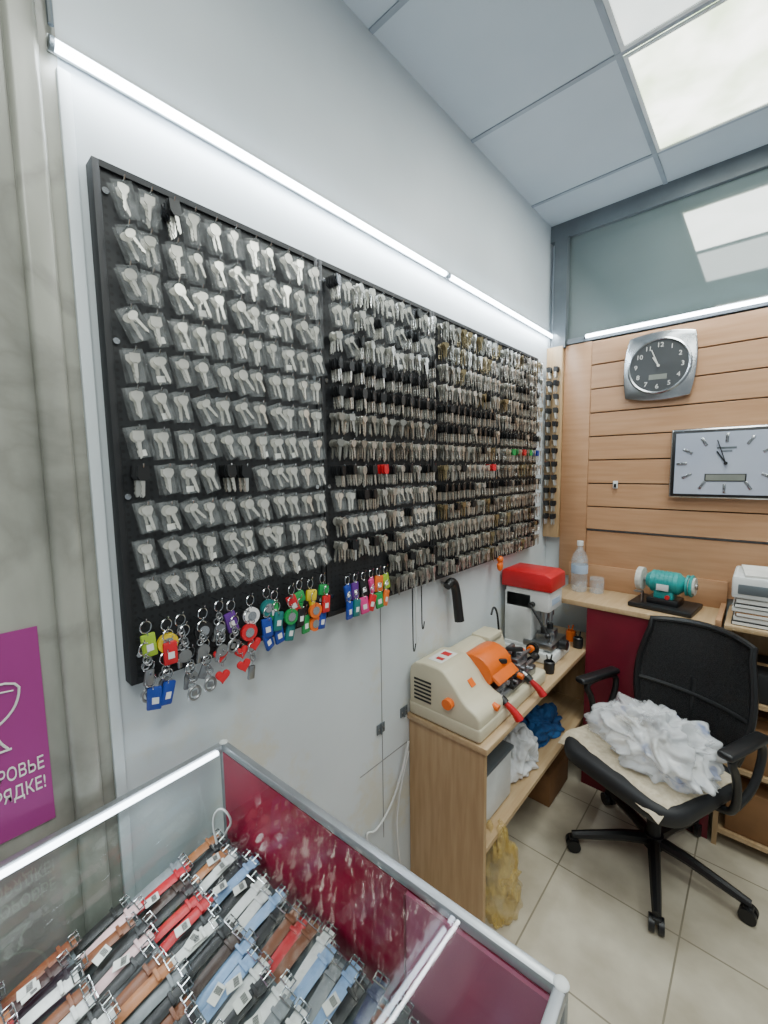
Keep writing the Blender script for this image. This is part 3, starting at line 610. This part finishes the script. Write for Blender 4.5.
for p, q, r0 in (((.05, -.155, .075), (.05, -.14, .075), .030), ((.125, 0, .075), (.16, 0, .075), .024), ((.06, -.04, .125), (.06, -.04, .15), .015), ((.06, .04, .125), (.06, .04, .15), .015)):
    b = MB(); b.cyl(p, q, r0); part(b, 'knob', ['black'], t)
b = MB(); b.cyl((.02, -.085, .27), (.02, -.11, .27), .014); b.tube([(.02, -.11, .27), (.07, -.13, .22), (.11, -.135, .16)], .006); b.sph((.115, -.136, .15), .014); part(b, 'lever', ['black'], t)
for i, (x, y, c) in enumerate([(.29, 1.875, 'black'), (.30, 2.24, 'black'), (.24, 2.31, 'orange')]):
    b = MB(); b.lathe([(0, 0), (.022, 0), (.024, .02), (.024, .05), (.018, .055), (.018, .04), (0, .04)]); b.cyl((0, 0, .03), (.01, .005, .085), .004); b.cyl((-.006, 0, .03), (-.014, .005, .078), .003)
    single(b, 'tool_cup', [CH[c]], '%s small cup of tools on the workbench' % c, 'cup', (x, y, .721))
# crumpled things
def crumple(name, m, r, seed, label, cat, loc, rot=(0, 0, 0), sub=6, lump=.28, crease=.10, flatz=-.5, sharp=180, warp=.45, pleat=0., fine=.12):
    b = MB(); t = bmesh.new(); bmesh.ops.create_icosphere(t, subdivisions=sub, radius=1)
    s = V((seed*1.7, seed*.9, seed*2.3))
    for v in t.verts:
        p = v.co.copy()
        n = noise.noise(p*1.3+s)*lump
        w = p+V((noise.noise(p*1.6+s), noise.noise(p*1.6-s), noise.noise(p*1.6+s*2)))*warp
        c1 = 1-2*abs(noise.noise(w*1.8+s)); c2 = 2*noise.noise(w*3.6-s); c3 = 1-2*abs(noise.noise(w*7+s))
        th = math.atan2(p.y-.15, p.x+.1)
        pl = math.sin(th*11+4*noise.noise(p*1.5+s))*(1-abs(p.z)**3)+.5*math.sin(th*23+5*noise.noise(p*2-s))
        q = p*(1+n+crease*(c1-.5)+crease*.5*c2+crease*fine*(c3-.5)+pleat*pl)
        if q.z < flatz: q.z = flatz+(q.z-flatz)*.04
        v.co = V((q.x*r[0], q.y*r[1], (q.z-flatz+.03)*r[2]))
    b.add(t); return single(b, name, [m], label, cat, loc, rot, sharp=sharp)
crumple('cloth_bundle', 'blue', (.09, .14, .07), 3, 'crumpled blue cloth on the lower bench shelf', 'cloth', (.20, 2.02, .335), lump=.5, crease=.2)
t = thing('storage_bin', 'white plastic bin on the workbench shelf', 'bin', (.18, 1.42, .334))
b = MB(); b.box((0, 0, .10), (.20, .22, .2), bev=.015); part(b, 'body', ['white'], t)
b = MB(); b.box((0, 0, .205), (.21, .23, .014), bev=.004); part(b, 'lid', ['grey'], t)
crumple('plastic_bag', 'bag', (.10, .12, .11), 9, 'small white plastic bag beside a bin under the bench', 'bag', (.20, 1.70, .335), lump=.4, crease=.16, pleat=.04)
b = MB(); b.bb((0, 0, 0), (.22, .26, .16), bev=.003); b.mi = 1; b.bb((.09, 0, .16), (.13, .26, .161)); single(b, 'cardboard_box', ['card', 'oakh'], 'brown cardboard box on the floor under the bench', 'box', (.06, 1.95, .001))
crumple('yellow_bag', 'ybag', (.07, .085, .185), 5, 'thin crumpled yellow plastic bag standing under the workbench', 'bag', (.32, 1.34, .002), lump=.4, crease=.22, flatz=-.6, pleat=.05)
for (y, z) in ((1.055, .73), (1.185, .735)):
    t = thing('hinge_bracket', 'small dark metal hinge bracket on the lower white wall', 'hinge', (.001, y, z))
    b = MB(); b.bb((0, -.02, -.018), (.004, .02, .018), bev=.001); b.cyl((.005, 0, -.02), (.005, 0, .02), .004, seg=10); part(b, 'plate', ['grey'], t)
    for s in (-1, 1):
        b = MB(); b.cyl((.004, .012*s, 0), (.006, .012*s, 0), .003, seg=8); part(b, 'screw', ['steel'], t)
b = MB(); b.tube([(.02, 1.19, .62), (.015, 1.16, .52), (.015, 1.10, .42), (.012, 1.01, .36), (.01, .96, .40), (.01, .98, .30)], .004, smooth=3)
b.tube([(.02, 1.19, .58), (.015, 1.14, .44), (.02, 1.11, .30), (.02, 1.15, .05)], .0035, smooth=3)
single(b, 'power_cable', ['white'], 'white power cables looping down the lower wall', 'cable')
for y, z0, z1, c in ((1.20, 1.24, .98, 'blackm'), (1.22, 1.24, 1.0, 'white'), (1.255, 1.24, 1.05, 'blackm')):
    b = MB(); b.tube([(.036, y, z0), (.04, y-.004, (z0+z1)/2), (.035, y+.004, z1), (.035, y+.012, z1-.012), (.036, y+.018, z1+.02)], .0022, smooth=2); b.cyl((.028, y, z0), (.045, y, z0), .0015)
    single(b, 'hanging_cord', [c], ('black' if c == 'blackm' else 'white')+' cord hanging below the pegboards', 'cord')
t = thing('keychain', 'orange and red toy keychain hanging at the board edge', 'keychain', (BX+.02, 1.84, 1.185))
b = MB(); b.sph((.01, 0, 0), (.014, .018, .024)); b.sph((.01, 0, .033), .016); b.box((.01, .02, .01), (.008, .016, .008), (.5, 0, 0), bev=.002); b.box((.01, -.02, .01), (.008, .016, .008), (-.5, 0, 0), bev=.002); part(b, 'figure', ['orange'], t)
b = MB(); b.cyl((-.02, 0, .052), (.02, 0, .052), .002); b.torus((.012, 0, .048), .006, .001, (0, 1, 0), 12, 5); part(b, 'ring', ['chrome'], t)
# ------------------------------------------------------------------ chair
t = thing('office_chair', 'black mesh office chair with armrests and five-star base', 'chair', (.71, 1.95, 0), (0, 0, math.radians(-22.8)))
for k_ in range(5):
    a = math.radians([-78, -8, 68, 136, 210][k_]+22.8); c, s = math.cos(a), math.sin(a)
    b = MB(); b.tube([(c*.03, s*.03, .105), (c*.12, s*.12, .10), (c*.24, s*.24, .08), (c*.315, s*.315, .068)], lambda u: .024-.009*u, ms=8); l = part(b, 'leg', ['black'], t)
    b = MB(); px, py = c*.31, s*.31; n = V((-s, c, 0)).normalized()
    e = V((px, py, .028))
    for sgn in (-1, 1): b.cyl(e+n*sgn*.006, e+n*sgn*.024, .027, seg=20)
    b.box((px, py, .048), (.03, .03, .022), (0, 0, a), bev=.006); b.cyl((px, py, .045), (px, py, .075), .007)
    part(b, 'caster', ['black'], l)
b = MB(); b.cyl((0, 0, .075), (0, 0, .13), .036); b.cyl((0, 0, .13), (0, 0, .28), .026); b.cyl((0, 0, .28), (0, 0, .40), .016); part(b, 'gas_column', ['blackm'], t)
b = MB(); b.box((0, -.03, .415), (.16, .22, .035), bev=.008); b.tube([(.05, 0, .41), (.16, .02, .40), (.2, .02, .39)], .006); b.tube([(0, .05, .42), (0, .17, .42), (0, .225, .48), (0, .222, .60), (0, .23, .75)], lambda u: .02-.006*u, smooth=2, ms=10); part(b, 'mechanism', ['black'], t)
b = MB(); tt = bmesh.new(); bmesh.ops.create_cube(tt, size=1); bmesh.ops.scale(tt, vec=(.49, .47, .07), verts=tt.verts)
vert = [e for e in tt.edges if abs(e.verts[0].co.z-e.verts[1].co.z) > .05]; bmesh.ops.bevel(tt, geom=vert, offset=.1, segments=6, affect='EDGES', profile=.5)
bmesh.ops.bevel(tt, geom=[e for e in tt.edges if abs(e.verts[0].co.z-e.verts[1].co.z) < .01 and len(e.link_faces) == 2 and e.calc_face_angle(0) > .8], offset=.025, segments=3, affect='EDGES', profile=.5)
b.add(tt, Matrix.Translation((0, -.08, .465))); part(b, 'seat', ['blackm'], t)
def backf(u, v):
    x = .02+(u-.5)*(.38+.06*math.sin(math.pi*min(1, v*1.1))); z = .53+v*.435
    return (x, .20+.05*(v-.3)**2+.04*v-.07*(abs(u-.5)*2)**2+.0, z+.012*math.sin(math.pi*u)*(1 if v > .5 else -1))
b = MB(); b.grid(backf, 14, 12, .003); part(b, 'backrest_mesh', ['mesh'], t)
P = [backf(i/10, 0) for i in range(10)]+[backf(1, i/10) for i in range(10)]+[backf(1-i/10, 1) for i in range(10)]+[backf(0, 1-i/10) for i in range(10)]
b = MB(); b.tube(P, .013, ms=8, closed=True); b.tube([backf(i/10, .38) for i in range(11)], .009); part(b, 'backrest_frame', ['black'], t)
for s in (-1, 1):
    b = MB(); x = .285*s
    b.tube([(.10*s, -.02, .42), (.25*s, -.02, .425), (x, -.02, .46), (x, -.03, .58), (x, -.09, .665), (x, .02, .675), (x, .12, .67), (x, .13, .60), (x, .08, .50), (.26*s, .03, .43)], .0135, smooth=2, ms=10)
    b.box((x, .0, .688), (.05, .25, .026), bev=.011, seg=3); part(b, 'armrest', ['black'], t)
def towel(u, v):
    x = (u-.5)*.46; y = -.30+v*.40
    z = .507+.008*noise.noise(V((x*9, y*9, 1)))+.006*noise.noise(V((x*25, y*25, 4)))
    d = max(0, abs(x)-.2); z -= d*.3
    if v < .12: z -= (.12-v)*.35
    return (x+.01*noise.noise(V((y*9, 0, 2))), y+.012*noise.noise(V((x*9, 3, 0))), z)
b = MB(); b.grid(towel, 40, 36, .006)
single(b, 'towel', ['cloth'], 'cream towel spread over the chair seat', 'towel', (.71, 1.95, .004), (0, 0, math.radians(-28)))
def bagmat():
    m = sheet_mat('printed_plastic_film', (232, 235, 238), .30, .62, .14, 0, 6); nt = m.node_tree; b_ = nt.nodes['Principled BSDF']
    w = nt.nodes.new('ShaderNodeTexNoise'); w.inputs['Scale'].default_value = 9; w.inputs['Detail'].default_value = 3
    tc = nt.nodes.new('ShaderNodeTexCoord'); nt.links.new(tc.outputs['Object'], w.inputs['Vector'])
    r = nt.nodes.new('ShaderNodeValToRGB'); r.color_ramp.elements[0].position = .62; r.color_ramp.elements[0].color = lin((230, 233, 236)); r.color_ramp.elements[1].position = .70; r.color_ramp.elements[1].color = lin((140, 156, 200))
    nt.links.new(w.outputs['Fac'], r.inputs[0]); nt.links.new(r.outputs[0], b_.inputs['Base Color']); return m
M['pbag'] = bagmat()
crumple('plastic_bag', 'pbag', (.205, .165, .115), 21, 'crumpled translucent white plastic bag on the chair seat', 'bag', (.71, 1.865, .518), (0, 0, -.4), lump=.30, crease=.22, warp=.8, pleat=.030, fine=.10)
# ------------------------------------------------------------------ showcase
ROT = math.radians(3)
SC = Matrix.Translation((.03, .465, 0)) @ Matrix.Rotation(ROT, 4, 'Z')
t = thing('glass_showcase', 'aluminium framed glass showcase with maroon back panel', 'showcase', (.03, .465, 0), (0, 0, ROT))
W, D_, ZT_, ZS = .80, 1.5, 1.0, .76
b = MB(); b.bb((.0, -D_, .05), (W, 0, ZS-.06)); part(b, 'cabinet_body', ['maroon'], t)
b = MB(); b.bb((.02, -D_+.02, 0), (W-.02, -.02, .05)); part(b, 'plinth', ['black'], t)
b = MB(); b.bb((.012, -D_+.012, ZS-.035), (W-.012, -.012, ZS-.02)); part(b, 'deck', ['white'], t)
def rail(a, c):
    b = MB(); b.bb(a, c, bev=.002); return part(b, 'rail', ['alu'], t)
rw = .015
for z in (ZT_-.018, ZS-.06):
    rail((0, -rw, z), (W, 0, z+.018)); rail((0, -D_, z), (W, -D_+rw, z+.018)); rail((0, -D_+rw, z), (rw, -rw, z+.018)); rail((W-rw, -D_+rw, z), (W, -rw, z+.018))
for x in (0, W-rw):
    for y in (-rw, -D_):
        b = MB(); b.bb((x, y, ZS-.042), (x+rw, y+rw, ZT_-.018), bev=.002); part(b, 'post', ['alu'], t)
    b = MB(); b.sph((x+rw/2, -rw/2, ZT_), (.010, .010, .003)); part(b, 'corner_cap', ['white'], t)
b = MB(); b.grid(lambda u, v: (rw+(W-2*rw)*u, -D_+rw+(D_-2*rw)*v, ZT_-.004), 1, 1); part(b, 'top_glass', ['glass'], t)
for x in (.010, W-.010):
    b = MB(); b.grid(lambda u, v: (x, -D_+rw+(D_-2*rw)*u, ZS-.03+(ZT_-.018-ZS+.03)*v), 1, 1); part(b, 'side_glass', ['glass'], t)
b = MB(); b.bb((rw, -.015, ZS-.034), (W-rw, -.009, ZT_-.019)); part(b, 'back_panel', ['maroon'], t)
b = MB(); b.bb((.56, -.022, ZS-.034), (W-rw, -.016, ZT_-.019)); b.mi = 1; b.bb((.557, -.024, ZS-.034), (.56, -.0155, ZT_-.019)); part(b, 'sliding_panel', ['pink', 'maroond'], t)
b = MB(); b.bb((rw+.001, -D_+.1, ZT_-.014), (rw+.009, -.03, ZT_-.006)); part(b, 'led_strip', [mat('case_led_glow', (235, 245, 255), .5, emit=12, c2=(235, 245, 255))], t)
l = bpy.data.lights.new('case_lamp', 'AREA'); l.shape = 'RECTANGLE'; l.size = .015; l.size_y = 1.3; l.energy = 2.8; l.color = (.9, .96, 1)
o = bpy.data.objects.new('case_lamp', l); link(o, t); o.location = (rw+.014, -.75, ZT_-.018); o.rotation_euler = (0, math.radians(-40), 0)
b = MB(); b.tube([(.03, -.05, ZS-.02), (.05, -.04, ZS+.05), (.09, -.04, ZS+.10), (.06, -.05, ZS+.13), (.03, -.06, ZS+.09), (.05, -.06, ZS+.03)], .0025, smooth=3); part(b, 'led_cable', ['white'], t)
SCOL = [('black', (24, 24, 26), 8), ('brown', (120, 68, 38), 4), ('tan', (176, 112, 68), 4), ('navy', (30, 42, 80), 2), ('grey', (130, 134, 138), 2), ('white', (226, 226, 224), 8), ('red', (190, 28, 38), 4), ('light_blue', (140, 172, 214), 2), ('pale_pink', (222, 184, 186), 3), ('dark_brown', (58, 38, 30), 3)]
pool = []
for n_, c, k_ in SCOL:
    mt = mat(n_+'_leather', c, .45, scale=60, bump=.1)
    b = MB(); w = .0118
    def sf(u, v, w=w): return ((v-.5)*2*w*(1-.12*u)*(1 if u < .88 else 1-((u-.88)/.12)**2*.75), -u*.122, .003+.0030*math.cos((v-.5)*2.6)-.002+.008*math.sin(math.pi*u*.9)*.5)
    b.grid(sf, 16, 4, .0025)
    b.box((0, -.024, .0080), (.0250, .006, .0035), bev=.001)
    me = b.mesh('band', [mt]); pool += [(n_, me)]*k_
b = MB(); b.tube([(-.0125, .006, .006), (.0125, .006, .006), (.0125, -.008, .0065), (-.0125, -.008, .0065)], .0015, closed=True, ms=6); b.cyl((0, -.008, .008), (0, .007, .009), .0011, seg=6)
BUCK = b.mesh('buckle', ['chrome'])
rs = random.Random(8)
RZ = ZS+.014
tiers = [-.034-.100*i for i in range(5)]; tilt = math.radians(13)
t = thing('strap_display_rack', 'dark stepped rack inside the showcase', 'display rack', SC @ V((.02, 0, ZS-.0185)), (0, 0, ROT))
for ty in tiers:
    b = MB(); b.box((.378, ty-.056, .012+RZ-ZS), (.745, .112, .003), (tilt, 0, 0)); part(b, 'step', ['grey'], t)
for x in (.01, .745):
    b = MB(); b.box((x, -.28, .013), (.01, .52, .026)); part(b, 'support', ['grey'], t)
for ti, ty in enumerate(tiers):
    n = 29
    for i in range(n):
        x = .028+i*(.745/n)
        nm, me = rs.choice(pool)
        p = SC @ V((x+rs.uniform(-.003, .003), ty+rs.uniform(-.020, .010), RZ+.017+(i % 2)*.003))
        o = thing('watch_strap', '%s leather watch strap with steel buckle in the showcase' % nm.replace('_', ' '), 'watch strap', p, (tilt, 0, ROT+rs.uniform(-.08, .08)), 'watch straps in the showcase')
        link(bpy.data.objects.new('band', me), o); link(bpy.data.objects.new('buckle', BUCK), o)
b = MB(); b.box((0, 0, 0), (.018, .026, .001)); b.mi = 1
for i in range(7): b.box((-.006+i*.002, .004, .0008), (.0008 if i % 2 else .0012, .009, .0004))
TAG = b.mesh('price_tag', ['paper', 'black'])
for i in range(30):
    ty = rs.choice(tiers); p = SC @ V((rs.uniform(.05, .60), ty-.060+rs.uniform(-.02, .012), RZ+.0205))
    o = link(bpy.data.objects.new('price_tag', TAG)); o.location = p; o.rotation_euler = (tilt, rs.uniform(-.05, .05), rs.uniform(-.4, .4)); tag(o, 'small white barcode tag on the watch straps', 'price tag', 'price tags on the straps')
# ------------------------------------------------------------------ world
w = bpy.data.worlds.new('world'); bpy.context.scene.world = w; w.use_nodes = True
w.node_tree.nodes['Background'].inputs[0].default_value = (.78, .86, .9, 1); w.node_tree.nodes['Background'].inputs[1].default_value = .42
print('key sets', nset)
